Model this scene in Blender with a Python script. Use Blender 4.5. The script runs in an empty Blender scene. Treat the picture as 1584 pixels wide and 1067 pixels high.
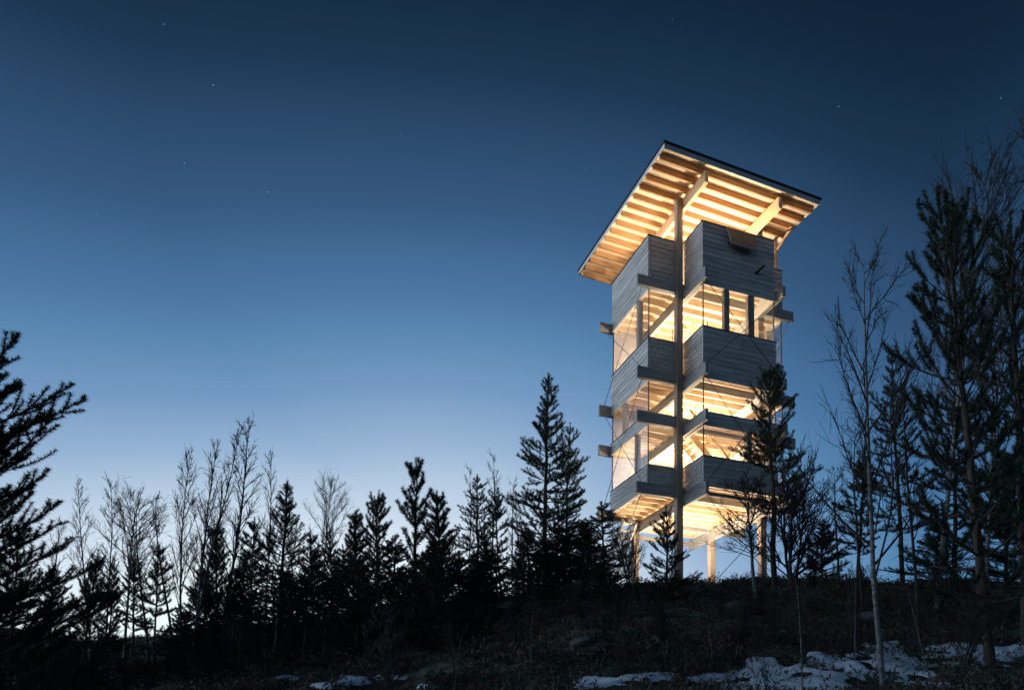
import bpy, bmesh, math, random
import numpy as np
from mathutils import Matrix, Vector, Quaternion

S = bpy.context.scene
COL = S.collection

# ------------------------------------------------------------------ camera
# frame solved from the tower: F forward, R right, U up, C eye (tower metres)
F = np.array([0.32973839, 0.9382998, 0.10424012])
Rt = np.array([0.94261904, -0.33334198, 0.01877431])
Up = np.array([-0.05236354, -0.09206811, 0.99437494])
C = np.array([-13.26189, -24.14447, -10.8594])
FPX, PX, PY = 1158.65, 838.854, 1033.424
PHI = math.radians(90) - math.atan2(F[1], F[0])
cp, sp = math.cos(PHI), math.sin(PHI)
ROT = np.array([[cp, -sp, 0], [sp, cp, 0], [0, 0, 1.0]])
EYE = np.array([0, 0, 1.6])
Fw, Rw, Uw = ROT @ F, ROT @ Rt, ROT @ Up
TOWER_LOC = ROT @ (-C) + EYE

cam = bpy.data.cameras.new('camera'); cam_o = bpy.data.objects.new('camera', cam); COL.objects.link(cam_o)
M = Matrix.Identity(4)
for i in range(3):
    M[i][0], M[i][1], M[i][2], M[i][3] = Rw[i], Uw[i], -Fw[i], EYE[i]
cam_o.matrix_world = M
cam.sensor_width = 36; cam.lens = FPX / 1584 * 36
cam.shift_x = -(PX - 792) / 1584; cam.shift_y = (PY - 533.5) / 1584
cam.clip_start = .1; cam.clip_end = 5000
S.camera = cam_o

def ray(px, py):
    return Fw * FPX + Rw * (px - PX) - Uw * (py - PY)
def at(px, py, Y):                       # world point on the sight line of a pixel, Y metres ahead
    d = ray(px, py); return EYE + d * (Y / d[1])
def project(P):
    v = P - EYE; z = v @ Fw
    return PX + FPX * (v @ Rw) / z, PY - FPX * (v @ Uw) / z

# ------------------------------------------------------------------ dusk sky
W = bpy.data.worlds.new('World'); S.world = W; W.use_nodes = True
def build_sky():
    nt = W.node_tree; n = nt.nodes; l = nt.links
    def math_(op, a, b=None, c=None):
        m = n.new('ShaderNodeMath'); m.operation = op
        for i, v in enumerate((a, b, c)):
            if v is None: continue
            if isinstance(v, (int, float)): m.inputs[i].default_value = v
            else: l.new(v, m.inputs[i])
        return m.outputs[0]
    tc = n.new('ShaderNodeTexCoord'); nm = n.new('ShaderNodeVectorMath'); nm.operation = 'NORMALIZE'
    l.new(tc.outputs['Generated'], nm.inputs[0]); D = nm.outputs[0]
    sep = n.new('ShaderNodeSeparateXYZ'); l.new(D, sep.inputs[0]); z = math_('MAXIMUM', sep.outputs[2], 0.0)
    def dot(v):
        d = n.new('ShaderNodeVectorMath'); d.operation = 'DOT_PRODUCT'; l.new(D, d.inputs[0]); d.inputs[1].default_value = v
        return d.outputs['Value']
    az = math.radians(-70)                                  # the afterglow lies low to the left
    g = math_('MAXIMUM', dot((math.sin(az), math.cos(az), 0)), SKY_BACK)
    c = (-1.0499, 1.7525, -8.32, 4.36, -2.8285, -3.5784)
    s = math_('MULTIPLY_ADD', z, c[1], c[0])
    s = math_('MULTIPLY_ADD', math_('MULTIPLY', z, z), c[2], s)
    s = math_('MULTIPLY_ADD', g, c[3], s)
    s = math_('MULTIPLY_ADD', math_('MULTIPLY', g, z), c[4], s)
    s = math_('MULTIPLY_ADD', math_('MULTIPLY', g, g), c[5], s)
    cd = ray(800, 300); cd = cd / np.linalg.norm(cd)
    q = math_('MINIMUM', math_('MAXIMUM', math_('DIVIDE', math_('SUBTRACT', dot(tuple(cd)), .93), .07), 0.0), 1.0)
    s = math_('MULTIPLY_ADD', q, .24, s)
    t = math_('DIVIDE', math_('ADD', s, 4.61), 4.6)
    rp = n.new('ShaderNodeValToRGB'); l.new(t, rp.inputs[0]); el = rp.color_ramp.elements
    pts = [(-4.6, .0032, .0105, .026), (-3.81, .0065, .0222, .0513), (-3.25, .0125, .0385, .086), (-2.28, .038, .102, .22),
           (-1.69, .0705, .1845, .365), (-1.4, .1030, .2466, .44), (-1.045, .178, .325, .548), (-.72, .31, .46, .66), (-.185, .72, .83, .93), (0, .86, 1, 1)]
    el[0].position = 0; el[0].color = (*pts[0][1:], 1); el[1].position = 1; el[1].color = (*pts[-1][1:], 1)
    for p in pts[1:-1]:
        e = el.new((p[0] + 4.6) / 4.6); e.color = (*p[1:], 1)
    out = rp.outputs[0]
    # first stars
    stars = [(253, 38, .9), (330, 132, 1.4), (285, 253, 1.2), (414, 297, 1.2), (1297, 165, .8), (1548, 152, .8), (1040, 30, .4), (620, 210, .35), (905, 262, .4), (150, 330, .35)]
    tot = None
    for x, y, b in stars:
        d = ray(x, y); d = d / np.linalg.norm(d)
        v = math_('MULTIPLY', math_('GREATER_THAN', dot(tuple(d)), 1 - 0.5 * (0.00062 ** 2)), b * .15)
        tot = v if tot is None else math_('ADD', tot, v)
    ad = n.new('ShaderNodeMix'); ad.data_type = 'RGBA'; ad.blend_type = 'ADD'; ad.inputs[0].default_value = 1
    l.new(out, ad.inputs[6]); cmb = n.new('ShaderNodeCombineColor')
    for i in range(3): l.new(tot, cmb.inputs[i])
    l.new(cmb.outputs[0], ad.inputs[7])
    l.new(ad.outputs[2], n['Background'].inputs[0])
    # the glow keeps growing towards the sunset, further round to the left
    gl = math_('MINIMUM', math_('MAXIMUM', math_('DIVIDE', math_('SUBTRACT', g, .82), .18), 0.0), 1.0)
    l.new(math_('MULTIPLY_ADD', gl, SKY_SUNSET, 1.0), n['Background'].inputs[1])
SKY_BACK = -0.13; SKY_SUNSET = 13.0
build_sky()
W.cycles.sampling_method = 'MANUAL'; W.cycles.sample_map_resolution = 512
S.view_settings.view_transform = 'Standard'; S.view_settings.look = 'None'; S.view_settings.gamma = 1; S.view_settings.exposure = 0
S.cycles.use_denoising = True
S.cycles.max_bounces = 8; S.cycles.transparent_max_bounces = 24
LAMP_COL = (1.0, 0.82, 0.60)

# ------------------------------------------------------------------ materials
def mat(name):
    m = bpy.data.materials.new(name); m.use_nodes = True
    return m, m.node_tree.nodes, m.node_tree.links, m.node_tree.nodes['Principled BSDF']
def noise_mat(name, c1, c2, scale=(1, 1, 1), nscale=4, rough=.8, detail=6, bump=0, c3=None):
    m, n, l, b = mat(name)
    tc = n.new('ShaderNodeTexCoord'); mp = n.new('ShaderNodeMapping'); mp.inputs['Scale'].default_value = scale
    l.new(tc.outputs['Object'], mp.inputs[0])
    nz = n.new('ShaderNodeTexNoise'); nz.inputs['Scale'].default_value = nscale; nz.inputs['Detail'].default_value = detail
    nz.inputs['Roughness'].default_value = .65
    l.new(mp.outputs[0], nz.inputs['Vector'])
    r = n.new('ShaderNodeValToRGB'); l.new(nz.outputs[0], r.inputs[0])
    r.color_ramp.elements[0].position = .32; r.color_ramp.elements[0].color = (*c1, 1)
    r.color_ramp.elements[1].position = .68; r.color_ramp.elements[1].color = (*c2, 1)
    if c3:
        e = r.color_ramp.elements.new(.5); e.color = (*c3, 1)
    l.new(r.outputs[0], b.inputs['Base Color']); b.inputs['Roughness'].default_value = rough
    b.inputs['Specular IOR Level'].default_value = .25
    if bump:
        bp = n.new('ShaderNodeBump'); bp.inputs['Strength'].default_value = bump; bp.inputs['Distance'].default_value = .02
        l.new(nz.outputs[0], bp.inputs['Height']); l.new(bp.outputs[0], b.inputs['Normal'])
    return m
def wood_mat(name, c1, c2, axis, rough=.65, vary=.22):
    sc = [14, 14, 14]; sc[axis] = .9
    m = noise_mat(name, c1, c2, tuple(sc), 1.0, rough, 8, .25)
    n, l = m.node_tree.nodes, m.node_tree.links; b = n['Principled BSDF']; src = b.inputs['Base Color'].links[0].from_socket
    gi = n.new('ShaderNodeNewGeometry'); mr = n.new('ShaderNodeMapRange'); mr.inputs[3].default_value = 1 - vary; mr.inputs[4].default_value = 1 + vary * .7
    l.new(gi.outputs['Random Per Island'], mr.inputs[0])
    hs = n.new('ShaderNodeHueSaturation'); l.new(mr.outputs[0], hs.inputs['Value']); l.new(src, hs.inputs['Color']); l.new(hs.outputs[0], b.inputs['Base Color'])
    return m
GREY1, GREY2 = (.30, .27, .24), (.54, .495, .45)
M_cladX = wood_mat('weathered_board_x', GREY1, GREY2, 0, .75, .15)
M_cladY = wood_mat('weathered_board_y', GREY1, GREY2, 1, .75, .15)
TIM1, TIM2 = (.185, .145, .11), (.31, .25, .195)
M_timX, M_timY, M_timZ = (wood_mat('timber_' + 'xyz'[i], TIM1, TIM2, i) for i in range(3))
PINE1, PINE2 = (.52, .34, .19), (.70, .50, .32)
M_pineX, M_pineY, M_pineZ = (wood_mat('fresh_pine_' + 'xyz'[i], PINE1, PINE2, i) for i in range(3))
M_joist = wood_mat('joist_pine', (.56, .42, .28), (.72, .57, .41), 0)
M_rafter = wood_mat('rafter_pine', (.34, .19, .095), (.50, .30, .16), 0)
M_beamX = wood_mat('grey_beam_x', (.17, .16, .152), (.30, .285, .27), 0); M_beamY = wood_mat('grey_beam_y', (.17, .16, .152), (.30, .285, .27), 1)
M_deck = noise_mat('deck_board', (.66, .53, .38), (.78, .66, .50), (1, 10, 1), 1.2, .7)
M_ply = noise_mat('plywood_wall', (.66, .54, .39), (.74, .62, .46), (2, 2, 8), 1, .6)
M_endwall = noise_mat('painted_board', (.30, .265, .255), (.40, .36, .345), (2, 2, 9), 1, .7)
M_roof = noise_mat('roof_felt', (.012, .013, .015), (.025, .027, .03), (1, 1, 1), 6, .7)
M_fascia = wood_mat('fascia_board', (.30, .29, .28), (.45, .44, .43), 0)
M_steel = noise_mat('dark_steel', (.05, .05, .055), (.09, .09, .09), (1, 1, 1), 5, .45); M_steel.node_tree.nodes['Principled BSDF'].inputs['Metallic'].default_value = .8
M_frame = noise_mat('dark_gasket', (.03, .025, .02), (.05, .045, .04), (1, 1, 1), 5, .5)
M_hatch = wood_mat('brown_board', (.10, .07, .05), (.18, .125, .09), 0)
M_bag = noise_mat('dark_fabric', (.02, .022, .03), (.05, .05, .06), (1, 1, 1), 8, .9)
def glass_mat():
    m, n, l, b = mat('window_glass')
    n.remove(b); o = n['Material Output']
    lw = n.new('ShaderNodeLayerWeight'); lw.inputs[0].default_value = .5     # Schlick reflectance, the same from both sides
    pw = n.new('ShaderNodeMath'); pw.operation = 'POWER'; l.new(lw.outputs['Facing'], pw.inputs[0]); pw.inputs[1].default_value = 4.5
    fr = n.new('ShaderNodeMath'); fr.operation = 'MULTIPLY_ADD'; l.new(pw.outputs[0], fr.inputs[0]); fr.inputs[1].default_value = .94; fr.inputs[2].default_value = .045
    t = n.new('ShaderNodeBsdfTransparent'); t.inputs[0].default_value = (.93, .95, .95, 1)
    g = n.new('ShaderNodeBsdfGlossy'); g.inputs['Roughness'].default_value = .01
    x = n.new('ShaderNodeMixShader'); l.new(fr.outputs[0], x.inputs[0]); l.new(t.outputs[0], x.inputs[1]); l.new(g.outputs[0], x.inputs[2])
    l.new(x.outputs[0], o.inputs[0]); return m
M_glass = glass_mat()
def lamp_mat(name, strength):
    m, n, l, b = mat(name)
    b.inputs['Base Color'].default_value = (.9, .85, .8, 1)
    b.inputs['Emission Color'].default_value = (*LAMP_COL, 1); b.inputs['Emission Strength'].default_value = strength
    return m
M_pinebark = noise_mat('pine_bark', (.022, .017, .014), (.075, .052, .036), (6, 6, 1.2), 3, .9, 6, .5)
M_needle = noise_mat('pine_needles', (.008, .015, .009), (.030, .044, .022), (1, 1, 1), 2.2, .7)
M_needle_d = noise_mat('dark_pine_needles', (.007, .013, .008), (.024, .035, .019), (1, 1, 1), 2.2, .7)
M_birch = noise_mat('birch_bark', (.03, .027, .025), (.21, .20, .19), (2.5, 2.5, 9), 2.2, .8, 5, .2)
M_twig = noise_mat('bare_twigs', (.016, .013, .012), (.042, .033, .029), (1, 1, 1), 3, .85)
M_heather = noise_mat('heather', (.03, .022, .017), (.13, .092, .062), (1, 1, 1), 1.3, .95, 6, 0, (.07, .048, .036))
def ground_mat():
    m, n, l, b = mat('forest_floor')
    tc = n.new('ShaderNodeTexCoord')
    def nz(s, d=8):
        q = n.new('ShaderNodeTexNoise'); q.inputs['Scale'].default_value = s; q.inputs['Detail'].default_value = d; q.inputs['Roughness'].default_value = .7
        l.new(tc.outputs['Object'], q.inputs['Vector']); return q.outputs[0]
    r1 = n.new('ShaderNodeValToRGB'); l.new(nz(2.2), r1.inputs[0])
    e = r1.color_ramp.elements; e[0].position = .35; e[0].color = (.028, .02, .015, 1); e[1].position = .7; e[1].color = (.085, .065, .045, 1)
    r2 = n.new('ShaderNodeValToRGB'); l.new(nz(.55, 9), r2.inputs[0])       # patches of pale lichen
    e = r2.color_ramp.elements; e[0].position = .54; e[0].color = (0, 0, 0, 1); e[1].position = .66; e[1].color = (1, 1, 1, 1)
    mx = n.new('ShaderNodeMix'); mx.data_type = 'RGBA'; l.new(r2.outputs[0], mx.inputs[0]); l.new(r1.outputs[0], mx.inputs[6]); mx.inputs[7].default_value = (.20, .22, .17, 1)
    l.new(mx.outputs[2], b.inputs['Base Color']); b.inputs['Roughness'].default_value = .95; b.inputs['Specular IOR Level'].default_value = .1
    bp = n.new('ShaderNodeBump'); bp.inputs['Strength'].default_value = .9; bp.inputs['Distance'].default_value = .12; l.new(nz(7), bp.inputs['Height']); l.new(bp.outputs[0], b.inputs['Normal'])
    return m
M_ground = ground_mat()
M_snow = noise_mat('old_snow', (.34, .36, .39), (.70, .73, .77), (1, 1, 1), 4.5, .75, 10, 1.0, (.60, .63, .67))
M_bushgreen = noise_mat('lingonberry_leaves', (.016, .026, .017), (.085, .10, .065), (1, 1, 1), 1.5, .8)

# ------------------------------------------------------------------ mesh helpers
def finish(o, label=None, cat=None, group=None, kind=None):
    if label: o['label'] = label
    if cat: o['category'] = cat
    if group: o['group'] = group
    if kind: o['kind'] = kind
    return o
def empty(name, loc=(0, 0, 0), rz=0):
    o = bpy.data.objects.new(name, None); COL.objects.link(o); o.location = loc; o.rotation_euler = (0, 0, rz); return o
def tri_mesh(name, V, T, m, mats=None, midx=None):
    V = np.asarray(V, np.float32); T = np.asarray(T, np.int32)
    me = bpy.data.meshes.new(name); me.vertices.add(len(V)); me.vertices.foreach_set('co', V.ravel())
    k = T.shape[1]; me.loops.add(T.size); me.loops.foreach_set('vertex_index', T.ravel())
    me.polygons.add(len(T)); me.polygons.foreach_set('loop_start', np.arange(len(T), dtype=np.int32) * k)
    me.polygons.foreach_set('loop_total', np.full(len(T), k, np.int32))
    me.update(calc_edges=True)
    for q in (m if isinstance(m, (list, tuple)) else [m]): me.materials.append(q)
    if midx is not None: me.polygons.foreach_set('material_index', np.asarray(midx, np.int32))
    return me
def link(name, me, parent=None):
    o = bpy.data.objects.new(name, me); COL.objects.link(o); o.parent = parent; return o
class MB:
    """collects boxes and tubes, links them as ONE mesh object"""
    def __init__(s): s.v = []; s.f = []
    def hexa(s, P):                       # 8 corners: 4 bottom, 4 top (same order)
        b = len(s.v); s.v += [tuple(p) for p in P]
        for q in ((0, 3, 2, 1), (4, 5, 6, 7), (0, 1, 5, 4), (1, 2, 6, 5), (2, 3, 7, 6), (3, 0, 4, 7)): s.f.append(tuple(b + i for i in q))
        return s
    def box(s, x0, x1, y0, y1, z0, z1):
        return s.hexa([(x0, y0, z0), (x1, y0, z0), (x1, y1, z0), (x0, y1, z0), (x0, y0, z1), (x1, y0, z1), (x1, y1, z1), (x0, y1, z1)])
    def bar(s, a, b, w, h, up=(0, 0, 1)):
        a, b = Vector(a), Vector(b); d = (b - a).normalized(); u = Vector(up); r = d.cross(u).normalized(); u = r.cross(d)
        P = []
        for c in (a, b):
            for i, j in ((-1, -1), (1, -1), (1, 1), (-1, 1)): P.append(c + r * (w / 2 * i) + u * (h / 2 * j))
        return s.hexa(P)
    def tube(s, a, b, r, n=6):
        a, b = Vector(a), Vector(b); d = (b - a).normalized(); q = d.to_track_quat('Z', 'Y'); k = len(s.v)
        for c in (a, b):
            for i in range(n): s.v.append(tuple(c + q @ Vector((r * math.cos(i * 2 * math.pi / n), r * math.sin(i * 2 * math.pi / n), 0))))
        for i in range(n): j = (i + 1) % n; s.f.append((k + i, k + j, k + n + j, k + n + i))
        s.f.append(tuple(k + i for i in range(n))[::-1]); s.f.append(tuple(k + n + i for i in range(n))); return s
    def build(s, name, m, parent=None, bevel=0):
        me = bpy.data.meshes.new(name); me.from_pydata(s.v, [], s.f); me.materials.append(m)
        bm = bmesh.new(); bm.from_mesh(me); bmesh.ops.recalc_face_normals(bm, faces=bm.faces[:])
        if bevel: bmesh.ops.bevel(bm, geom=bm.edges[:], offset=bevel, segments=1, affect='EDGES')
        bm.to_mesh(me); bm.free()
        return link(name, me, parent)

# ------------------------------------------------------------------ terrain
_rs = np.random.RandomState(5); _H = _rs.rand(256, 256)
def vnoise(x, y):
    xi = np.floor(x).astype(int); yi = np.floor(y).astype(int); fx = x - xi; fy = y - yi
    fx = fx * fx * (3 - 2 * fx); fy = fy * fy * (3 - 2 * fy)
    h = lambda a, b: _H[a % 256, b % 256]
    return (h(xi, yi) * (1 - fx) + h(xi + 1, yi) * fx) * (1 - fy) + (h(xi, yi + 1) * (1 - fx) + h(xi + 1, yi + 1) * fx) * fy
def fbm(x, y, o=4):
    t = 0; a = .5
    for i in range(o): t = t + a * (vnoise(x * 2 ** i + 17 * i, y * 2 ** i + 31 * i) - .5); a *= .5
    return t
_sx = np.array([-600, 0, 60, 120, 300, 500, 650, 760, 850, 920, 1100, 1250, 1584, 2200], float)
_sy = np.array([985, 985, 992, 1003, 985, 968, 945, 920, 904, 896, 892, 889, 888, 885], float)
def height(x, y):
    x = np.asarray(x, float); y = np.asarray(y, float)
    u = np.clip(x / np.maximum(y, 8), -1.3, 1.3)
    t = (1155 - np.interp(PX + u * FPX, _sx, _sy)) / FPX
    Yr = 26 + 14 * np.clip((.05 - u) / .6, 0, 1)
    zr = 1.6 + Yr * t
    yy = np.maximum(y, 0)
    z = np.where(y < Yr, zr * (yy / Yr) ** 1.3, zr + np.minimum(y - Yr, 60) * .012)
    z = np.where(y < 0, y * .04, z)
    amp = np.clip(y / 12, .15, 1)
    z = z + amp * (1.0 * fbm(x * .16, y * .16, 3) + .45 * fbm(x * .7 + 9, y * .7, 3) + .16 * fbm(x * 2.6, y * 2.6, 2)) + .05 * amp
    return z
def hz(x, y): return float(height(x, y))
def graded(a, b, step, far, n=26):
    core = np.arange(a, b + step, step)
    g = np.cumsum(np.geomspace(step, far / 5, n)); g = g[g < far]
    return np.concatenate([(a - g)[::-1], core, b + g])
gx = graded(-32, 34, .3, 900); gy = graded(6, 40, .3, 900)
XX, YY = np.meshgrid(gx, gy); ZZ = height(XX, YY)
V = np.c_[XX.ravel(), YY.ravel(), ZZ.ravel()]
nx, ny = len(gx), len(gy)
ii = (np.arange(ny - 1)[:, None] * nx + np.arange(nx - 1)[None, :]).ravel()
T = np.c_[ii, ii + 1, ii + nx + 1, ii + nx]
g_me = tri_mesh('ground', V, T, M_ground); g_me.polygons.foreach_set('use_smooth', np.ones(len(T), bool))
finish(link('ground', g_me), 'dark heathery forest hillside rising to the tower', kind='structure')

def build_snow():
    E = [(925, 1054, 42, 8), (1010, 1047, 60, 9), (1105, 1050, 34, 9), (1180, 1022, 26, 10), (1185, 1042, 50, 16), (1290, 1026, 62, 19), (1372, 1008, 40, 18),
         (1330, 1046, 70, 12), (1395, 1030, 66, 20), (1470, 1008, 70, 13), (1552, 1008, 60, 14), (1500, 1028, 60, 6), (1240, 1062, 90, 14), (1150, 1064, 50, 9),
         (545, 1053, 26, 7), (608, 1048, 28, 4), (505, 1061, 28, 5), (446, 1050, 16, 4), (905, 1061, 16, 7), (660, 1062, 20, 4), (1420, 1060, 50, 6)]
    x = np.arange(-9.5, 12, .07); y = np.arange(8.5, 23, .07); X, Y = np.meshgrid(x, y); Z = height(X, Y)
    v = np.stack([X - EYE[0], Y - EYE[1], Z - EYE[2]], -1); zc = v @ Fw
    px = PX + FPX * (v @ Rw) / zc; py = PY - FPX * (v @ Uw) / zc
    f = np.full(X.shape, -9.)
    for cx, cy, rx, ry in E: f = np.maximum(f, 1 - ((px - cx) / rx) ** 2 - ((py - cy) / ry) ** 2)
    f = np.maximum(f, -1.2) + 2.6 * fbm(X * .9, Y * .9, 4) + 2.2 * fbm(X * 2.6, Y * 2.6, 4) - .12
    Zs = Z + np.clip(f * .09, -.12, .045) - .012 + .05 * fbm(X * 4, Y * 4, 3)
    n_x = len(x); idx = np.arange(X.size).reshape(X.shape)
    k = (f > -.25); q = k[:-1, :-1] | k[1:, :-1] | k[:-1, 1:] | k[1:, 1:]
    a = idx[:-1, :-1][q]; T = np.c_[a, a + 1, a + n_x + 1, a + n_x]
    used, inv = np.unique(T, return_inverse=True)
    Vv = np.c_[X.ravel(), Y.ravel(), Zs.ravel()][used]
    me = tri_mesh('snow', Vv, inv.reshape(-1, 4), M_snow); me.polygons.foreach_set('use_smooth', np.ones(len(T), bool))
    finish(link('snow', me), 'patches of old melting snow at the foot of the slope', kind='stuff')
    return x, y, f
SNOW = build_snow()
def snow_at(x, y):
    i = ((np.asarray(x) - SNOW[0][0]) / .07).astype(int); j = ((np.asarray(y) - SNOW[1][0]) / .07).astype(int)
    ok = (i >= 0) & (i < len(SNOW[0])) & (j >= 0) & (j < len(SNOW[1]))
    return np.where(ok, SNOW[2][np.clip(j, 0, len(SNOW[1]) - 1), np.clip(i, 0, len(SNOW[0]) - 1)], -1)

def build_undergrowth():
    rs = np.random.RandomState(11)
    n = 11000
    y = 7 + 34 * rs.rand(n) ** .8; x = (rs.rand(n) * 1.75 - .93) * y * .95
    d = fbm(x * .35, y * .35, 3) + .25 * rs.rand(n)
    k = (d > .03) & (snow_at(x, y) < .05 + .9 * (rs.rand(n) < .18)); x, y = x[k], y[k]
    m = len(x); B = 46; N = m * B
    R = np.repeat(.12 + .34 * rs.rand(m) ** 1.5, B); hh = R * np.repeat(rs.uniform(.5, 1.1, m), B)
    a = rs.rand(N) * 6.283; q = np.sqrt(rs.rand(N)); e = rs.rand(N) ** .5
    px = np.repeat(x, B) + np.cos(a) * q * R; py = np.repeat(y, B) + np.sin(a) * q * R
    pz = height(px, py) + hh * (1 - q ** 2) * e
    c = np.c_[px, py, pz]
    u = rs.randn(N, 3); u[:, 2] = np.abs(u[:, 2]) + .3; u /= np.linalg.norm(u, axis=1)[:, None]
    v = np.cross(u, rs.randn(N, 3)); v /= np.linalg.norm(v, axis=1)[:, None]
    L = rs.uniform(.03, .085, N)[:, None]; w = rs.uniform(.006, .02, N)[:, None]
    V = np.stack([c - u * L, c + v * w, c + u * L, c - v * w], 1).reshape(-1, 3)
    T = np.arange(N * 4).reshape(-1, 4)
    me = tri_mesh('heather', V, T, [M_heather, M_bushgreen], midx=(np.repeat(rs.rand(m), B) > .6).astype(int))
    finish(link('heather', me), 'low dark heather and berry scrub covering the slope', kind='stuff')
build_undergrowth()

M_rock = noise_mat('lichen_rock', (.012, .012, .012), (.085, .095, .08), (1, 1, 1), 2.5, .9, 8, .8)
def build_rocks():
    rg = random.Random(3)
    spots = [(1155, 948, .34, 'grey boulder on the slope below the tower'), (1330, 966, .30, 'lichen-covered rock left of the white birch trunk'), (905, 1005, .26, 'low rock on the slope left of the snow'),
             (1090, 922, .3, 'rock just under the tower ridge'), (1010, 968, .2, 'small dark rock in the middle of the slope')]
    for i, (px, py, r, lab) in enumerate(spots):
        Y = 9.0
        while Y < 30:                     # walk up the slope until the sight line meets it
            p = at(px, py, Y)
            if p[2] < hz(p[0], Y): break
            Y += .1
        bm = bmesh.new(); bmesh.ops.create_icosphere(bm, subdivisions=3, radius=r)
        k = rg.uniform(0, 90)
        for v in bm.verts:
            n = v.co.normalized(); d = .75 + .7 * float(vnoise(np.array(n.x * 1.6 + k), np.array(n.y * 1.6 + n.z * 2.3 + k))) + .12 * float(vnoise(np.array(n.x * 6 + k), np.array(n.z * 6 + n.y * 5)))
            v.co = Vector((v.co.x * d * 1.35, v.co.y * d, v.co.z * d * .62))
        me = bpy.data.meshes.new('rock'); bm.to_mesh(me); bm.free(); me.materials.append(M_rock)
        o = link('rock', me); o.location = (p[0], Y, hz(p[0], Y) + r * .1); o.rotation_euler = (rg.uniform(-.2, .2), rg.uniform(-.2, .2), rg.uniform(0, 6))
        finish(o, lab, 'rock', 'rocks on the slope')
build_rocks()
# ------------------------------------------------------------------ the tower
SZ = 6.5
tower = empty('observation_tower', tuple(TOWER_LOC), PHI)
finish(tower, 'tall timber observation tower with grey boarded bands, glowing windows and overhanging flat roof', 'tower')
def clap(mb, p0, p1, n, z0, z1, t=.11, bh=.21):
    """a boarded wall from p0 to p1 (plan), n = outward normal, each board tilted out at its foot"""
    p0, p1, n = np.array(p0, float), np.array(p1, float), np.array(n, float)
    k = max(1, round((z1 - z0) / bh)); h = (z1 - z0) / k
    rg = random.Random(int(abs(p0[0] * 131 + p1[1] * 577 + z0 * 71) * 10)); LEN = float(np.linalg.norm(p1 - p0)); dv = (p1 - p0) / LEN
    for i in range(k):
        a, b = z0 + i * h, z0 + (i + 1) * h
        cuts = [0.0]; c = rg.uniform(.3, 1.6)
        while c < LEN - .25: cuts.append(c); c += rg.uniform(.7, 2.2)
        cuts.append(LEN)
        for c0, c1 in zip(cuts[:-1], cuts[1:]):
            w_ = rg.uniform(-.004, .004); o0, o1 = .022 + w_, .006 + w_ * .5
            e0, e1 = p0 + dv * (c0 + (.003 if c0 > 0 else 0)), p0 + dv * (c1 - (.003 if c1 < LEN else 0))
            P = []
            for z, o in ((a + .002, o0), (b - .001, o1)):
                for c, off in ((e0, -t), (e1, -t), (e1, o), (e0, o)):
                    q = c + n * off; P.append((q[0], q[1], z))
            mb.hexa(P)
D0, D1 = 1.5, 5.0
# four wings: (name of long axis, maker of plan points) a = along, o = outwards from the core
def wing_pts(w):
    f0, f1 = (1.6, 5.0) if w in 'fb' else (1.5, 5.0)
    if w == 'f': return (lambda a, o: (a, D0 - o)), f0, f1, (1, 0), (0, -1)
    if w == 'b': return (lambda a, o: (a, D1 + o)), f0, f1, (1, 0), (0, 1)
    if w == 'l': return (lambda a, o: (1.5 - o, a)), f0, f1, (0, 1), (-1, 0)
    if w == 'r': return (lambda a, o: (D1 + o, a)), f0, f1, (0, 1), (1, 0)
BANDS = {'f': [(7.36, 10.0), (3.5, 5.61), (1.58, 2.13), (-.83, .36)], 'l': [(7.68, 10.0), (3.79, 5.61), (1.95, 2.46), (-.69, .30)]}
BANDS['b'] = BANDS['f']; BANDS['r'] = BANDS['l']
POSTS = {('f', 0): [(2.6, 2.84), (3.71, 4.0)], ('l', 0): [(2.35, 2.59)], ('l', 1): [(3.64, 3.88)], ('l', 2): [(2.5, 2.7)], ('f', 1): [], ('f', 2): [(3.6, 3.8)]}
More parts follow.
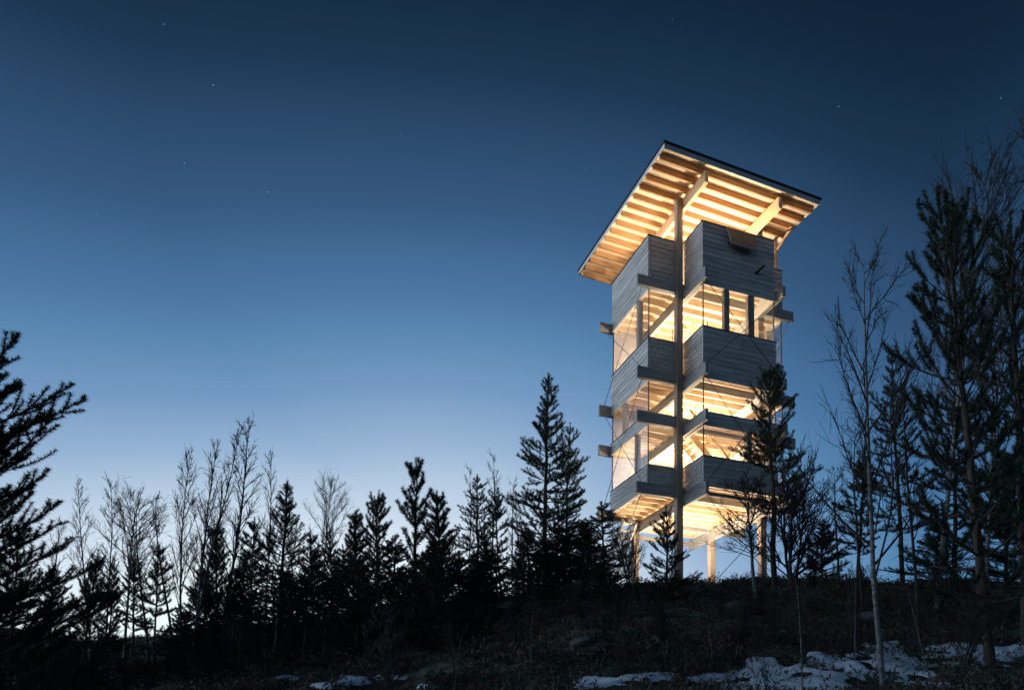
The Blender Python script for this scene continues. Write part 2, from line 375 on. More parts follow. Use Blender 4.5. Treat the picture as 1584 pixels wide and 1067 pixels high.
for w in 'flbr':
    P, f0, f1, al, n = wing_pts(w); OD = 1.5
    al = np.array(al); na = np.array(n)
    for bi, (z0, z1) in enumerate(BANDS[w]):
        mb = MB()
        clap(mb, P(f0, OD), P(f1, OD), na, z0, z1)
        clap(mb, P(f0, 0), P(f0, OD - .112), -al, z0, z1)
        clap(mb, P(f1, 0), P(f1, OD - .112), al, z0, z1)
        wall = mb.build('cladding_band', M_cladX if w in 'fb' else M_cladY, tower)
        cap = MB()                        # thin capping on top of the boards
        a, b = np.array(P(f0 - .03, OD + .03)), np.array(P(f1 + .03, OD - .13))
        cap.box(min(a[0], b[0]), max(a[0], b[0]), min(a[1], b[1]), max(a[1], b[1]), z1 + .002, z1 + .035)
        for e, sgn in ((f0, -1), (f1, 1)):
            a, b = np.array(P(e + sgn * .03, 0)), np.array(P(e - sgn * .13, OD - .133))
            cap.box(min(a[0], b[0]), max(a[0], b[0]), min(a[1], b[1]), max(a[1], b[1]), z1 + .002, z1 + .035)
        cap.build('capping', M_frame, wall)
    # windows between the bands
    for li in range(3):
        zt, zb = BANDS[w][li][0], BANDS[w][li + 1][1] + .036
        INS = .05
        fro = empty('window'); fro.parent = tower
        def vbar(a, o, r): q = P(a, o); MB().box(q[0] - r, q[0] + r, q[1] - r, q[1] + r, zb, zt).build('mullion', M_frame, fro)
        vbar(f0 + INS, OD - INS, .018); vbar(f1 - INS, OD - INS, .018)
        posts = POSTS.get((w, li), POSTS.get(('f' if w in 'fb' else 'l', li)))
        for p0, p1 in posts:
            a, b = P(p0, OD - .02), P(p1, OD - .2)
            MB().box(min(a[0], b[0]), max(a[0], b[0]), min(a[1], b[1]), max(a[1], b[1]), zb, zt).build('post', M_timZ, fro)
        for (a0, o0, a1, o1) in ((f0 + INS, OD - INS, f1 - INS, OD - INS), (f0 + INS, 0, f0 + INS, OD - INS), (f1 - INS, 0, f1 - INS, OD - INS)):
            a, b = np.array(P(a0, o0)), np.array(P(a1, o1)); g = .006
            lo, hi = np.minimum(a, b), np.maximum(a, b)
            ax = 0 if hi[0] - lo[0] > .1 else 1
            lo[ax] += .02; hi[ax] -= .02; lo[1 - ax] -= g; hi[1 - ax] += g
            if w in 'lr' and a0 > f1 - .3 and a1 > f1 - .3:      # the far end of the side bays is a boarded wall
                MB().box(lo[0], hi[0], lo[1] - .03, hi[1] + .03, zb + .01, zt - .01).build('end_wall', M_endwall, fro)
            else:
                MB().box(lo[0], hi[0], lo[1], hi[1], zb + .01, zt - .01).build('pane', M_glass, fro)
# columns in the four notches
ZR = lambda x, y: 12.19 - .047 * (x + .5) + .024 * (y + .75)       # upper face of the roof edge
for cx, cy in ((1.295, 1.34), (5.19, 1.34), (1.295, 5.17), (5.19, 5.17)):
    MB().box(cx - .135, cx + .135, cy - .135, cy + .135, -5.6, ZR(cx, cy) - .36).build('column', M_timZ, tower, .012)
# crossing beams that stick out past the corners
for z0, z1 in ((7.68, 8.12), (3.77, 4.25), (1.95, 2.42), (-.95, -.48)):
    for y in (1.40, 5.105): MB().box(-.56, SZ + .45, y - .07, y + .07, z0, z1).build('beam', M_beamX, tower, .01)
for z0, z1 in ((7.36, 7.81), (3.47, 3.9), (1.6, 2.05), (-1.3, -.80)):
    for x in (1.505, 5.105): MB().box(x - .07, x + .07, -.45, SZ + .45, z0, z1).build('beam', M_beamY, tower, .01)
# slotted rail under the front and back boxes
for y in (.02, 6.48): MB().box(1.6, 5.0, y - .04, y + .04, -1.19, -1.04).build('rail', M_timX, tower)
# floors: deck over joists
def floor(zd, holes=None, x0=.12, zj=.24):
    fl = MB()
    rects = [(1.62, 4.98, .13, 6.37), (.13, 1.615, 1.62, 4.98), (4.985, 6.37, 1.62, 4.98)] if holes is None else holes
    for a, b, c, d in rects: fl.box(a, b, c, d, zd - .05, zd)
    deck = fl.build('floor_deck', M_deck, tower)
    jo = MB(); y = .35
    while y < 6.3:
        a, b = (.13, 6.37) if 1.65 < y < 4.95 else (1.75, 4.85)
        jo.box(a, b, y - .035, y + .035, zd - .05 - zj, zd - .052); y += .56
    jo.build('joist', M_joist, deck)
    return deck
floor(8.06); floor(4.16); floor(-.52)
floor(2.18, [(1.62, 3.0, 3.2, 4.98), (3.01, 4.98, 3.3, 6.37), (4.985, 6.37, 1.62, 4.98)], zj=.2)
# inner walls and stairs
MB().box(3.0, 3.08, 3.1, 4.9, 4.17, 7.74).build('inner_wall', M_ply, tower)
MB().box(3.35, 4.7, 4.80, 4.88, -.5, 3.82).build('inner_wall', M_ply, tower)
def stair(xa, za, xb, zb, y0, y1):
    st = MB()
    for y in (y0, y1): st.bar((xa, y, za), (xb, y, zb), .06, .28)
    stg = st.build('stair', M_pineX, tower)
    k = max(3, round((zb - za) / .19)); tr = MB()
    for i in range(1, k):
        t = i / k; x = xa + (xb - xa) * t; z = za + (zb - za) * t
        tr.box(x - .13, x + .13, y0 + .035, y1 - .035, z - .02, z + .02)
    tr.build('tread', M_pineY, stg)
    hr = MB(); hr.bar((xa, y0 - .05, za + .95), (xb, y0 - .05, zb + .95), .05, .09); hr.build('handrail', M_pineX, stg)
stair(4.7, -.4, 2.1, 2.15, 1.9, 2.75); stair(2.1, 2.2, 4.7, 4.12, 3.5, 4.35); stair(2.1, 4.2, 4.8, 8.0, 3.95, 4.75)
# furniture seen through the lower glass
MB().box(.35, 1.15, 1.9, 2.6, -.5, .05).build('bench', M_pineY, tower)
# entrance stair under the far left side
es = MB()
for x in (.45, 1.05): es.bar((x, 4.6, -1.0), (x, 8.2, -4.6), .06, .30)
est = es.build('entrance_stair', M_cladY, tower)
tr = MB()
for i in range(14): tr.box(.48, 1.02, 4.8 + i * .25 - .13, 4.8 + i * .25 + .13, -1.1 - i * .25, -1.06 - i * .25)
tr.build('tread', M_cladX, est)
# roof
def slab(mb, x0, x1, y0, y1, t0, t1):      # follows the roof plane, from t0 to t1 below its top
    P = [(x, y, ZR(x, y) - t1) for x, y in ((x0, y0), (x1, y0), (x1, y1), (x0, y1))] + [(x, y, ZR(x, y) - t0) for x, y in ((x0, y0), (x1, y0), (x1, y1), (x0, y1))]
    mb.hexa(P)
X0, X1, Y0, Y1 = -.5, 6.71, -.75, 7.9
roof = MB(); slab(roof, X0 - .05, X1 + .05, Y0 - .05, Y1 + .05, 0, .085); roof = roof.build('roof', M_roof, tower)
pl = MB(); slab(pl, X0 + .03, X1 - .03, Y0 + .03, Y1 - .03, .088, .13); pl.build('roof_decking', M_deck, roof)
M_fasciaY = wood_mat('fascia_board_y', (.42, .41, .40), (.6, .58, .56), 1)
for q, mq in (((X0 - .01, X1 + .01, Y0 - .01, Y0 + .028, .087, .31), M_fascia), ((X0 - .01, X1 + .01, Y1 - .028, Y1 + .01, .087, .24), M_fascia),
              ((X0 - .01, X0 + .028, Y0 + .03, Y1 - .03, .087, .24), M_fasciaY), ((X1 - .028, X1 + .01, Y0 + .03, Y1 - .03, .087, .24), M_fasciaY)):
    fa = MB(); slab(fa, *q); fa.build('fascia', mq, roof)
y = Y0 + .5
while y < Y1 - .1:
    r = MB(); slab(r, X0 + .06, X1 - .06, y - .045, y + .045, .132, .37); r.build('rafter', M_rafter, roof); y += .57
for xb in (1.50, 4.93):
    r = MB(); slab(r, xb - .075, xb + .075, Y0 + .25, Y1 - .3, .355, .84); r.build('roof_beam', M_pineY, roof)
# light post and brace at the right wing, pipe from the roof corner
MB().box(6.17, 6.33, 1.52, 1.66, 8.1, ZR(6.25, 1.6) - .35).build('roof_post', M_pineZ, tower)
MB().bar((6.25, 1.45, 10.9), (6.45, .75, ZR(6.45, .75) - .36), .06, .12).build('brace', M_pineZ, tower)
MB().tube((4.95, -.02, 10.06), (6.5, .5, 11.45), .03).build('drain_pipe', M_steel, tower)
# shelf folded out over the front parapet, and a short spout on the boards
hatch = MB().hexa([(2.70, -.34, 9.12), (3.86, -.34, 9.12), (3.86, -.31, 9.10), (2.70, -.31, 9.10), (2.66, -.07, 10.01), (4.06, -.07, 10.01), (4.06, -.04, 9.99), (2.66, -.04, 9.99)])
hatch = hatch.build('folding_shelf', M_hatch, tower)
MB().bar((2.66, -.08, 10.0), (2.70, -.365, 9.1), .03, .045).build('edge_trim', M_fascia, hatch)
MB().bar((2.67, -.37, 9.09), (3.9, -.37, 9.09), .03, .04).build('edge_trim', M_fascia, hatch)
MB().bar((2.78, -.03, 9.35), (2.78, -.31, 9.22), .04, .04).build('bracket', M_steel, hatch)
MB().tube((4.05, .02, 8.36), (4.2, -.42, 8.5), .05, 8).build('spout', M_frame, tower)
# duffel bags on the floor behind the notch glass
# steel X braces between the beam ends
zx = [(7.75, 7.75), (3.85, 3.85), (2.1, 2.1), (-.75, -.75)]
def rod(a, b): MB().tube(a, b, .014, 5).build('tension_rod', M_steel, tower)
for x in (-.32, SZ + .25):
    for zt, zb in ((7.72, 4.2), (3.82, -.5), (-.9, -4.6)):
        rod((x, 1.40, zt), (x, 5.10, zb)); rod((x + .03, 5.10, zt), (x + .03, 1.40, zb))
for y in (-.30, SZ + .25):
    for zt, zb in ((7.4, 3.86), (3.5, -.85), (-1.25, -5.0)):
        rod((1.505, y, zt), (5.10, y, zb)); rod((5.10, y + .03, zt), (1.505, y + .03, zb))
# lamps: small globes on stems; they really light the tower
def lamp(x, y, z, strength, r=.11, mount=None, shade=False):
    L = MB(); zc = mount if mount is not None else z + .3
    L.tube((x, y, zc), (x, y, z + (r * .9 if zc > z else -r * .9)), .02)
    st = L.build('lamp', M_steel, tower)
    if shade:                             # floodlight bowl that keeps the light off the legs
        b = MB(); n = 12; k = [(math.cos(i * math.tau / n), math.sin(i * math.tau / n)) for i in range(n)]
        for rr, zz in ((.10, z - .16), (.20, z + .17), (.215, z + .17), (.115, z - .18)): b.v += [(x + c * rr, y + d * rr, zz) for c, d in k]
        for a in range(3):
            for i in range(n): j = (i + 1) % n; b.f.append((a * n + i, a * n + j, a * n + n + j, a * n + n + i))
        b.f.append(tuple(range(n))); b.f.append(tuple(range(3 * n, 4 * n)))
        b.build('lamp_shade', M_steel, st)
    me = bpy.data.meshes.new('globe'); bm = bmesh.new(); bmesh.ops.create_icosphere(bm, subdivisions=2, radius=r, matrix=Matrix.Translation((x, y, z))); bm.to_mesh(me); bm.free()
    me.materials.append(lamp_mat('lamp_glow', strength)); link('globe', me, st)
lamp(3.2, 1.5, 8.9, 2300, mount=8.06); lamp(.95, 3.1, 8.9, 1100, mount=8.06)
lamp(3.5, 2.7, 6.0, 1850, mount=7.75); lamp(2.4, 3.8, 6.1, 1350, mount=7.75)
lamp(3.0, 2.9, 3.0, 1200, mount=3.85); lamp(4.2, 3.2, 3.0, 1050, mount=3.85)
lamp(3.1, 2.8, .9, 1350, mount=-.5); lamp(2.3, 3.6, .9, 1050, mount=-.5)
lamp(3.5, 2.9, -4.25, 6500, mount=-5.2, shade=True); lamp(2.9, 4.4, -4.2, 3600, mount=-5.2, shade=True)

# ------------------------------------------------------------------ trees
class Tubes:
    def __init__(s): s.V = []; s.Q = []; s.n = 0
    def add(s, pts, rad, sides):
        pts = np.asarray(pts, float); rad = np.asarray(rad, float); n = len(pts)
        d = np.gradient(pts, axis=0); d /= np.linalg.norm(d, axis=1)[:, None] + 1e-9
        ref = np.array([0, 0, 1.]) if abs(d[0, 2]) < .9 else np.array([1., 0, 0])
        a = np.cross(d, ref); a /= np.linalg.norm(a, axis=1)[:, None] + 1e-9; b = np.cross(d, a)
        th = np.arange(sides) * 2 * np.pi / sides
        ring = pts[:, None, :] + rad[:, None, None] * (np.cos(th)[None, :, None] * a[:, None, :] + np.sin(th)[None, :, None] * b[:, None, :])
        s.V.append(ring.reshape(-1, 3))
        i = np.arange(n - 1)[:, None] * sides; j = np.arange(sides)[None, :]; j2 = (j + 1) % sides
        s.Q.append(np.stack([i + j, i + j2, i + sides + j2, i + sides + j], -1).reshape(-1, 4) + s.n); s.n += n * sides
    def mesh(s, name, m):
        me = tri_mesh(name, np.concatenate(s.V), np.concatenate(s.Q), m)
        me.polygons.foreach_set('use_smooth', np.ones(len(me.polygons), bool)); return me

def spread_of(me):
    c = np.empty(len(me.vertices) * 3, np.float32); me.vertices.foreach_get('co', c); c = c.reshape(-1, 3)
    return float(np.percentile(np.hypot(c[:, 0], c[:, 1]), 97.5))
def make_pine(seed, H, R, base, whorl=.36, nb=(5, 7), dens=260, needle=.10, nw=.015, gap=.08, prof=.95, mat_n=None, up=(12, 60), tw=.15, fol=.35, curve=.5, thick=0):
    rs = np.random.RandomState(seed); tb = Tubes(); lx, ly = rs.rand(2) * 200
    zs = np.linspace(0, H, 14); wob = np.cumsum(rs.randn(14, 2) * .022 * H / 6, axis=0); wob -= wob[0]
    r0 = .0068 * H + .012 + thick
    tp = np.c_[wob, zs]; tb.add(tp, r0 * (1 - zs / H) ** .8 + .012, 8)
    tr = lambda z: np.array([np.interp(z, zs, wob[:, 0]), np.interp(z, zs, wob[:, 1]), z])
    fs = []                                # foliage runs: (points)
    z = base * H + .1
    # a few dead stubs below the crown
    for _ in range(int(6 * base * H / 2)):
        zz = rs.uniform(.12 * H, base * H); a = rs.rand() * 6.28; L = rs.uniform(.2, .7) * R * .6
        p = tr(zz); q = p + np.array([np.cos(a) * L, np.sin(a) * L, rs.uniform(-.2, .1) * L]); tb.add([p, (p + q) / 2 + [0, 0, .03], q], [.014, .01, .005], 3)
    while z < H - .48:
        t = (z - base * H) / (H * (1 - base)); k = rs.randint(nb[0], nb[1] + 1); a0 = rs.rand() * 6.28
        for i in range(k):
            if rs.rand() < gap: continue
            a = a0 + i * 6.283 / k + rs.randn() * .2
            L = R * (1 - t) ** prof * min(1, .6 + t * 2.5) * rs.uniform(.6, 1.15) + .12 + .12 * rs.rand()
            L *= .62 + .8 * float(vnoise(np.array(lx + (a % 6.283) * .55), np.array(ly + z * 1.3))) + .12 * (1 - t)
            e0 = math.radians(up[0] + (up[1] - up[0]) * t ** 1.2 + rs.randn() * 8)
            n = max(3, int(L / .14)); ss = np.linspace(0, 1, n)
            el = e0 + curve * ss ** 1.5 * (1 - .5 * t); az = a + rs.randn() * .15 * ss
            st = L / (n - 1); dx = np.cos(el) * np.cos(az); dy = np.cos(el) * np.sin(az); dz = np.sin(el)
            zb = min(H - .3, z + rs.randn() * .10 * (1 - .6 * t))
            P = tr(zb) + np.c_[np.r_[0, np.cumsum(dx[:-1])], np.r_[0, np.cumsum(dy[:-1])], np.r_[0, np.cumsum(dz[:-1])]] * st
            tb.add(P, (.006 + .012 * L / 1.5) * (1 - ss) + .004, 4)
            i0 = int(n * fol); fs.append(P[max(0, i0 - 1):])
            s = max(.16, .28 * L) ; side = 1
            while s < L * .97:
                f = s / L; q = min(n - 2, int(f * (n - 1))); p = P[q] + (P[q + 1] - P[q]) * (f * (n - 1) - q)
                l2 = ((L - s) * .5 + .1) * rs.uniform(.7, 1.2); l2 = min(l2, .75)
                aa = az[q] + side * rs.uniform(.55, 1.0); e2 = el[q] * .6 + rs.uniform(.0, .5)
                m = max(3, int(l2 / .1)); s2 = np.linspace(0, 1, m)
                e3 = e2 + .5 * s2
                d2 = np.c_[np.cos(e3) * np.cos(aa), np.cos(e3) * np.sin(aa), np.sin(e3)] * (l2 / (m - 1))
                P2 = p + np.r_[[[0, 0, 0]], np.cumsum(d2[:-1], axis=0)]
                tb.add(P2, .007 * (1 - s2) + .003, 3); fs.append(P2[int(m * .25):] if m > 4 else P2)
                s += tw * rs.uniform(.7, 1.3); side = -side
        z += whorl * rs.uniform(.8, 1.2) * (1 - .3 * t + .25 * max(0, t - .7) / .3)
    top = np.array([tr(H - .6), tr(H - .3), tr(H)]); fs.append(top)
    # needles
    A, B = [], []
    for P in fs:
        A.append(P[:-1]); B.append(P[1:])
    A = np.concatenate(A); B = np.concatenate(B); ln = np.linalg.norm(B - A, axis=1)
    cnt = np.maximum(1, rs.poisson(ln * dens)); idx = np.repeat(np.arange(len(A)), cnt)
    u = rs.rand(len(idx))[:, None]; p = A[idx] * (1 - u) + B[idx] * u; d = (B - A)[idx] / (ln[idx][:, None] + 1e-6)
    rv = rs.randn(len(idx), 3); rv -= d * np.sum(rv * d, 1)[:, None]; rv /= np.linalg.norm(rv, axis=1)[:, None] + 1e-9
    dr = d * rs.uniform(.3, .9, (len(idx), 1)) + rv + np.array([0, 0, .12]); dr /= np.linalg.norm(dr, axis=1)[:, None]
    tip = p + dr * needle * rs.uniform(.7, 1.2, (len(idx), 1))
    sd = np.cross(dr, rs.randn(len(idx), 3)); sd /= np.linalg.norm(sd, axis=1)[:, None] + 1e-9; sd *= nw / 2
    V = np.stack([p - sd, p + sd, tip], 1).reshape(-1, 3)
    crown = tri_mesh('crown', V, np.arange(len(V)).reshape(-1, 3), mat_n or M_needle)
    return {'H': H, 'R': spread_of(crown), 'parts': [('trunk', tb.mesh('trunk', M_pinebark)), ('crown', crown)]}

def make_birch(seed, H, spread=.35, n1=26, stems=1, rbase=.05, first=.25, angle=(28, 55), crown=0, twig=.006, droop=.0, bark=None):
    rs = np.random.RandomState(seed); tk = Tubes(); tb = Tubes()
    def grow(p, d, L, r, lev, store, sides, n):
        pts = [np.array(p, float)]; dd = np.array(d, float)
        for i in range(n):
            dd = dd + rs.randn(3) * (.02 if lev == 0 else .065); dd[2] += (.02 if lev == 0 else .05 - droop * lev * .06)
            dd /= np.linalg.norm(dd); pts.append(pts[-1] + dd * L / n)
        pts = np.array(pts); rad = r * (1 - np.linspace(0, 1, n + 1)) ** .8 + twig * .6
        store.add(pts, rad, sides); return pts, rad
    for s in range(stems):
        a = rs.rand() * 6.28; ln = (0 if stems == 1 else rs.uniform(.08, .22)); hh = H * (1 if s == 0 else rs.uniform(.75, .98))
        pts, rad = grow((np.cos(a) * .1 * (stems > 1), np.sin(a) * .1 * (stems > 1), -.2), (np.cos(a) * ln, np.sin(a) * ln, 1), hh, rbase, 0, tk, 7, 16)
        for i in range(n1):
            f = first + (1 - first) * (i + rs.rand()) / n1; f = min(f, .985); q = f * 16; k = min(15, int(q)); p = pts[k] + (pts[k + 1] - pts[k]) * (q - k)
            az = i * 2.4 + rs.randn() * .4; el = math.radians(90 - rs.uniform(*angle))
            g_ = (f - first) / (1 - first)
            L = H * spread * ((1 - f) ** .7 if not crown else .75 * math.sin(math.pi * min(1, .22 + .78 * g_)) ** .7) * rs.uniform(.6, 1.15) + .25
            b1, r1 = grow(p, (np.cos(az) * np.cos(el), np.sin(az) * np.cos(el), np.sin(el)), L, min(rad[k] * .6, .005 + .008 * L), 1, tb, 4, 7)
            for j in range(int(5 + L * 7)):
                g = rs.uniform(.2, 1) * 7; m = min(6, int(g)); pp = b1[m] + (b1[m + 1] - b1[m]) * (g - m)
                d1 = b1[m + 1] - b1[m]; d1 /= np.linalg.norm(d1); d2 = d1 + rs.randn(3) * .42; d2[2] += .15; d2 /= np.linalg.norm(d2)
                L2 = rs.uniform(.2, .6) * (.4 + L * .45)
                b2, _ = grow(pp, d2, L2, .004, 2, tb, 3, 4)
                for _ in range(rs.randint(1, 4)):
                    m2 = rs.randint(1, 4); d3 = b2[m2 + 1] - b2[m2]; d3 /= np.linalg.norm(d3) + 1e-9; d3 = d3 + rs.randn(3) * .45; d3 /= np.linalg.norm(d3)
                    grow(b2[m2], d3, L2 * rs.uniform(.3, .7), .002, 3, tb, 3, 2)
    br = tb.mesh('branches', M_twig)
    return {'H': H, 'R': spread_of(br), 'parts': [('trunk', tk.mesh('trunk', bark or M_birch)), ('branches', br)]}

PROTO = {
    'young': make_pine(1, 5.0, 1.3, .04, nb=(6, 8)),
    'young2': make_pine(2, 5.0, 1.2, .06, whorl=.40, up=(8, 58), tw=.17),
    'dense': make_pine(3, 6.0, 1.7, .03, nb=(6, 8), gap=.05, whorl=.36, prof=.9, mat_n=M_needle_d),
    'tall': make_pine(4, 8.5, 1.7, .16, nb=(6, 8), gap=.12, whorl=.42, up=(0, 58), prof=.85, thick=.02, tw=.18),
    'tall2': make_pine(5, 8.5, 1.6, .24, gap=.2, whorl=.46, up=(-4, 55), prof=.8, thick=.02, tw=.19),
    'young3': make_pine(11, 5.0, 1.25, .10, nb=(5, 8), whorl=.44, gap=.18, up=(-8, 52), tw=.16),
    'dense2': make_pine(12, 6.0, 1.6, .05, nb=(5, 8), gap=.12, whorl=.40, prof=.75, up=(2, 60), mat_n=M_needle_d),
    'front': make_pine(13, 8.0, 1.4, .34, nb=(6, 8), gap=.2, whorl=.42, up=(5, 58), prof=.6, thick=.03, tw=.19, dens=230, fol=.4),
    'thin': make_pine(6, 6.0, .9, .25, nb=(4, 6), gap=.2, up=(8, 62), prof=.75, fol=.4),
    'tuft': make_pine(7, 5.5, .85, .22, dens=420, nb=(4, 5), gap=.05, whorl=.55, up=(22, 60), prof=.45, fol=.25, needle=.13, thick=.02, tw=.3),
    'near': make_pine(18, 8.5, 2.0, .14, dens=520, nb=(6, 8), gap=.13, whorl=.55, up=(2, 52), prof=.45, nw=.012, needle=.11, tw=.42, fol=.62, curve=.8, thick=.045),
    'near2': make_pine(9, 7.5, 2.0, .06, dens=560, nb=(6, 8), gap=.06, whorl=.42, up=(24, 58), prof=.5, nw=.009, needle=.06, tw=.12, fol=.4, curve=.5, thick=.03),
    'birch': make_birch(21, 8.0, .20, 30, 1, .055, .28, (18, 36)),
    'birch_multi': make_birch(22, 8.5, .2, 30, 3, .05, .26, (16, 36)),
    'birch_round': make_birch(23, 7.0, .34, 40, 1, .06, .34, (22, 52), droop=.2, crown=1),
    'birch_wide': make_birch(24, 8.5, .42, 24, 1, .075, .25, (30, 60), droop=.2),
    'aspen': make_birch(25, 7.5, .14, 20, 1, .04, .35, (18, 40), bark=M_twig),
    'shrub': make_birch(26, 4.0, .34, 16, 4, .03, .15, (20, 50), bark=M_twig),
    'sapling2': make_birch(28, 2.6, .20, 12, 2, .012, .2, (15, 45), twig=.005, bark=M_twig),
    'shoots': make_birch(29, 1.6, .30, 7, 4, .009, .2, (15, 50), twig=.004, bark=M_twig),
    'sapling': make_birch(27, 2.4, .26, 9, 1, .014, .25, (20, 50), twig=.005),
}
def place(kind, name, cat, label, px, Y, pxt, pyt, width=None, group=None, spin=0):
    """stand a tree on the ground at px, Y metres ahead, its tip seen at (pxt, pyt)"""
    pr = PROTO[kind]; b = at(px, 1000, Y); bx = b[0]
    base = Vector((bx, Y, hz(bx, Y) - .06)); tip = Vector(at(pxt, pyt, Y))
    ax = tip - base; L = ax.length
    o = bpy.data.objects.new(name, None); COL.objects.link(o); o.location = base
    o.rotation_mode = 'QUATERNION'
    o.rotation_quaternion = Vector((0, 0, 1)).rotation_difference(ax) @ Quaternion((0, 0, 1), spin)
    sz = L / pr['H']; sx = (width * Y / FPX / 2 / pr['R']) if width else sz
    o.scale = (sx, sx, sz)
    finish(o, label, cat, group)
    for pn, me in pr['parts']: link(pn, me, o)
    return o
PG, BG = 'pines of the forest edge', 'bare birches of the forest edge'
PINES = [
 ('near2', -70, 9.0, -62, 535, 470, 'nearest pine, thick with needles, reaching into the left edge of the picture'),
 ('young3', 18, 18, 26, 815, 110, 'short pine directly under the big pine at the left edge'),
 ('young2', 78, 22, 80, 870, 90, 'low pine with thin birch stem, second from the left edge'),
 ('young', 132, 21, 158, 852, 82, 'small pine leaning right, alone against the brightest sky'),
 ('young2', 168, 25, 180, 865, 60, 'slim pine just right of the small leaning pine'),
 ('thin', 205, 30, 212, 850, 50, 'thin pine under the round birch crown'),
 ('young3', 240, 23, 246, 838, 80, 'bushy pine left of the three-stemmed birch'),
 ('dense', 335, 26, 338, 812, 100, 'dark pine just right of the three-stemmed birch'),
 ('young3', 385, 28, 392, 800, 80, 'dark pine behind the leaning birch'),
 ('tall', 425, 23, 446, 742, 118, 'pointed pine with upswept whorls, tallest left of the middle'),
 ('young3', 488, 25, 482, 822, 80, 'short pine between the pointed pine and the broad pine group'),
 ('young2', 515, 30, 512, 812, 64, 'small pine in the gap left of the broad pine group'),
 ('dense', 548, 22, 548, 790, 110, 'broad pine forming the left shoulder of the dark central group'),
 ('dense2', 588, 20, 584, 757, 130, 'broad pine in the middle of the dark central group'),
 ('tuft', 640, 19, 648, 710, 84, 'slender pine with a tufted top standing above the central group'),
 ('dense', 690, 18, 676, 760, 130, 'broad dark pine right of the tufted pine'),
 ('tall2', 738, 27, 738, 735, 90, 'pine with blue light behind it, left of the slim aspen stems'),
 ('thin', 772, 29, 766, 745, 50, 'narrow pine beside the slim aspen stems'),
 ('tall', 842, 28, 848, 580, 138, 'tall broad pine standing left of the tower'),
 ('tall2', 872, 31, 886, 655, 90, 'second pine close behind the tall broad pine'),
 ('young', 905, 27, 905, 800, 80, 'low dark pine at the foot of the tall broad pine'),
 ('young3', 938, 25.5, 932, 775, 90, 'dark pine covering the lower left corner of the tower'),
 ('young2', 1032, 20, 1034, 782, 92, 'small pine in front of the middle column of the tower'),
 ('front', 1200, 23.5, 1192, 562, 130, 'pine with bare trunk in front of the right side of the tower'),
 ('young', 1276, 29, 1280, 802, 90, 'small pine on the ridge right of the tower'),
 ('thin', 1330, 28, 1332, 690, 80, 'thin pine behind the white birch trunk'),
 ('tall2', 1400, 25, 1386, 540, 120, 'slim pine between the white birch and the great right pine'),
 ('near', 1532, 13.5, 1468, 292, 262, 'great dark pine with thick trunk at the right side'),
 ('near', 1588, 15, 1566, 330, 250, 'pine cut off by the right edge of the picture'),
 ('dense2', 1448, 24, 1450, 800, 120, 'low bushy pine on the ridge left of the great right pine'),
 ('tall2', 1482, 26, 1482, 560, 120, 'pine standing behind the great right pine'),
 ('dense', 1560, 25, 1556, 700, 130, 'low dark pine at the ridge under the right edge'),
]
for i, (k, px, Y, pxt, pyt, w, lab) in enumerate(PINES):
    place(k, 'pine_tree', 'pine', lab, px, Y, pxt, pyt, w, PG, i * 1.7)
rs_f = random.Random(4)
for i in range(30):                       # the trees that merge into one dark mass
    px = 290 + i * 21 + rs_f.uniform(-10, 10); Y = rs_f.uniform(24, 35)
    g = hz(at(px, 1000, Y)[0], Y); gy = project(np.array([at(px, 1000, Y)[0], Y, g]))[1]
    top = gy - rs_f.uniform(75, 135) * (1 if px > 250 else .8)
    place(rs_f.choice(['young', 'young2', 'young3', 'dense', 'dense2', 'thin']), 'pine_tree', 'pine', 'small dark pine lost among others in the shadowed forest edge', px, Y, px + rs_f.uniform(-6, 8), top,
          rs_f.uniform(60, 100), 'indistinct pines of the dark forest edge', i * 1.1)
for i in range(26):                       # young growth on the lower slope in front of the forest edge
    px = 40 + i * 36 + rs_f.uniform(-16, 16); Y = rs_f.uniform(17, 23)
    b_ = at(px, 1000, Y); gy = project(np.array([b_[0], Y, hz(b_[0], Y)]))[1]
    place(rs_f.choice(['young2', 'young3', 'dense2', 'thin']), 'pine_tree', 'pine', 'young pine in the dark thicket on the lower slope', px, Y, px + rs_f.uniform(-8, 10), gy - rs_f.uniform(55, 120) * (1 if px > 250 else .6),
          rs_f.uniform(55, 95) * (1 if px > 250 else .7), 'young pines in the thicket on the lower slope', i * 1.4)
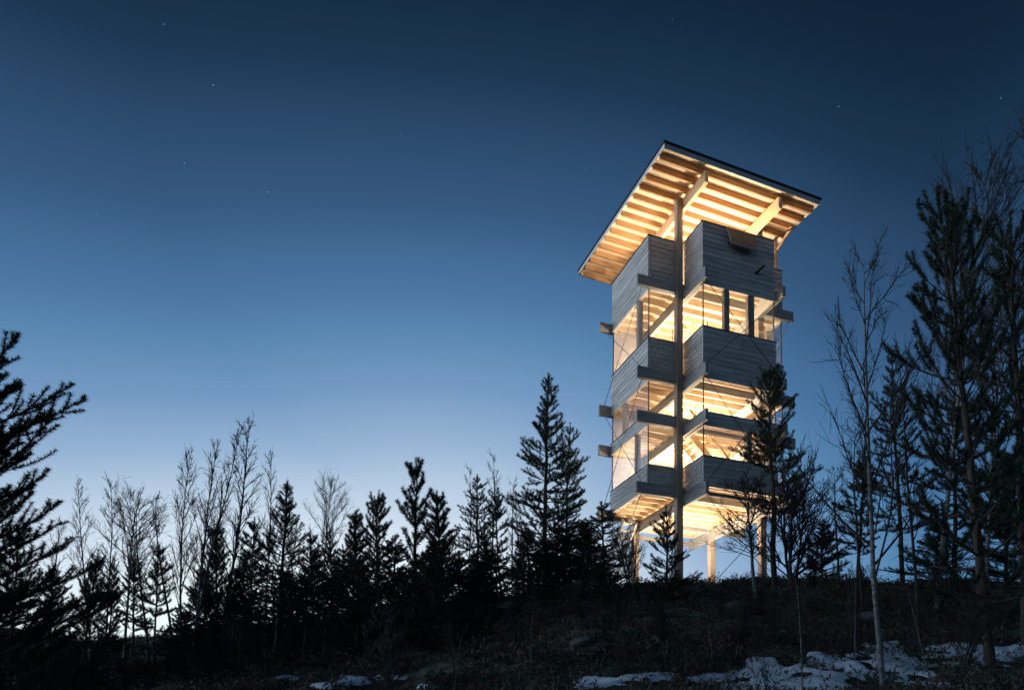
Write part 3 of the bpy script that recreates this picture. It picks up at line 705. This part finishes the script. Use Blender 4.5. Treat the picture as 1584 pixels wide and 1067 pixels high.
BIRCHES = [
 ('birch_multi', 290, 24, 322, 626, 140, 'three-stemmed bare birch, tallest birch on the left'),
 ('birch', 338, 26, 374, 648, 90, 'leaning bare birch right of the three-stemmed birch'),
 ('birch_round', 194, 26, 204, 762, 110, 'bare birch with a round crown between the left pines'),
 ('birch', 142, 28, 134, 742, 56, 'thin bare birch left of the round-crowned birch'),
 ('aspen', 165, 30, 172, 740, 50, 'very thin bare tree touching the round-crowned birch'),
 ('birch', 76, 24, 88, 798, 56, 'thin bare birch just right of the pine at the left edge'),
 ('aspen', 268, 31, 256, 760, 60, 'faint bare tree behind the bushy pine left of the three-stemmed birch'),
 ('birch', 408, 31, 412, 698, 50, 'thin bare birch left of the pointed pine'),
 ('birch_round', 492, 30, 510, 742, 70, 'bare birch leaning right in the gap right of the pointed pine'),
 ('aspen', 460, 33, 452, 740, 40, 'hair-thin bare tree right behind the pointed pine'),
 ('aspen', 757, 30, 758, 702, 40, 'bare stem rising highest between the blue-lit pine and the tall pine'),
 ('aspen', 790, 31, 790, 735, 36, 'slim bare stem left of the tall broad pine'),
 ('aspen', 812, 30, 806, 760, 36, 'slim bare stem touching the tall broad pine'),
 ('aspen', 722, 32, 722, 722, 36, 'hair-thin bare tree left of the blue-lit pine'),
 ('birch_wide', 1364, 12.5, 1338, 392, 236, 'white-barked birch with wide bare branches right of the tower'),
 ('shrub', 1232, 22, 1250, 690, 190, 'forked dark bare tree beside the lower right of the tower'),
 ('birch_round', 1450, 21, 1516, 262, 190, 'bare tree rising behind the great right pine'),
 ('birch_wide', 1650, 14, 1625, 60, 260, 'bare tree reaching in from the upper right edge'),
 ('aspen', 1300, 27, 1306, 720, 60, 'thin bare tree on the ridge left of the white birch'),
 ('shrub', 975, 24, 962, 800, 70, 'leafless bush in front of the left leg of the tower'),
 ('birch_round', 1170, 21, 1150, 742, 150, 'fine-twigged bare tree whose branches cross the lit underside of the tower'),
 ('aspen', 1425, 15, 1412, 520, 90, 'thin bare stem between the white birch and the great right pine'),
 ('birch_round', 1520, 17, 1548, 420, 170, 'bare tree tangled between the two great right pines'),
 ('aspen', 1335, 18, 1322, 640, 80, 'thin bare stem just left of the white birch'),
 ('aspen', 232, 28, 228, 770, 60, 'thin bare stem right of the round-crowned birch'),
]
for i, (k, px, Y, pxt, pyt, w, lab) in enumerate(BIRCHES):
    place(k, 'birch_tree' if 'birch' in k else 'bare_tree', 'tree', lab, px, Y, pxt, pyt, w, BG, i * 2.1)
SAPS = [(822, 14, 818, 930), (772, 15, 776, 960), (905, 17, 900, 930), (1240, 12, 1236, 880), (1180, 12, 1172, 985), (1470, 13, 1490, 905), (1440, 12.5, 1405, 890),
        (1130, 15, 1136, 955), (700, 17, 704, 965), (985, 16, 980, 945), (560, 19, 556, 985), (360, 21, 352, 960), (1060, 13, 1064, 990), (1400, 17, 1396, 910)]
rs_s = random.Random(8)
for i in range(46):
    px = rs_s.uniform(10, 1560); Y = rs_s.uniform(12, 22) + (6 if px < 500 else 0)
    b_ = at(px, 1000, Y); gy = project(np.array([b_[0], Y, hz(b_[0], Y)]))[1]
    SAPS.append((px, Y, px + rs_s.uniform(-14, 14), gy - rs_s.uniform(45, 130) * 15 / Y))
for i in range(16):                       # seedling pines scattered on the slope
    px = 620 + i * 60 + rs_s.uniform(-28, 28); Y = rs_s.uniform(14, 25)
    b_ = at(px, 1000, Y); gy = project(np.array([b_[0], Y, hz(b_[0], Y)]))[1]
    place(rs_s.choice(['young', 'young2', 'young3']), 'pine_tree', 'pine', 'knee-high pine seedling among the dark heather of the slope', px, Y, px + rs_s.uniform(-6, 6), gy - rs_s.uniform(25, 62) * 18 / Y,
          None, 'pine seedlings on the slope', i * 1.9)
for i, (px, Y, pxt, pyt) in enumerate(SAPS):
    place(('sapling', 'sapling2', 'shoots')[i % 3], 'sapling', 'sapling', 'leafless sapling on the dark slope', px, Y, pxt, pyt, None, 'leafless saplings on the slope', i * 1.3)
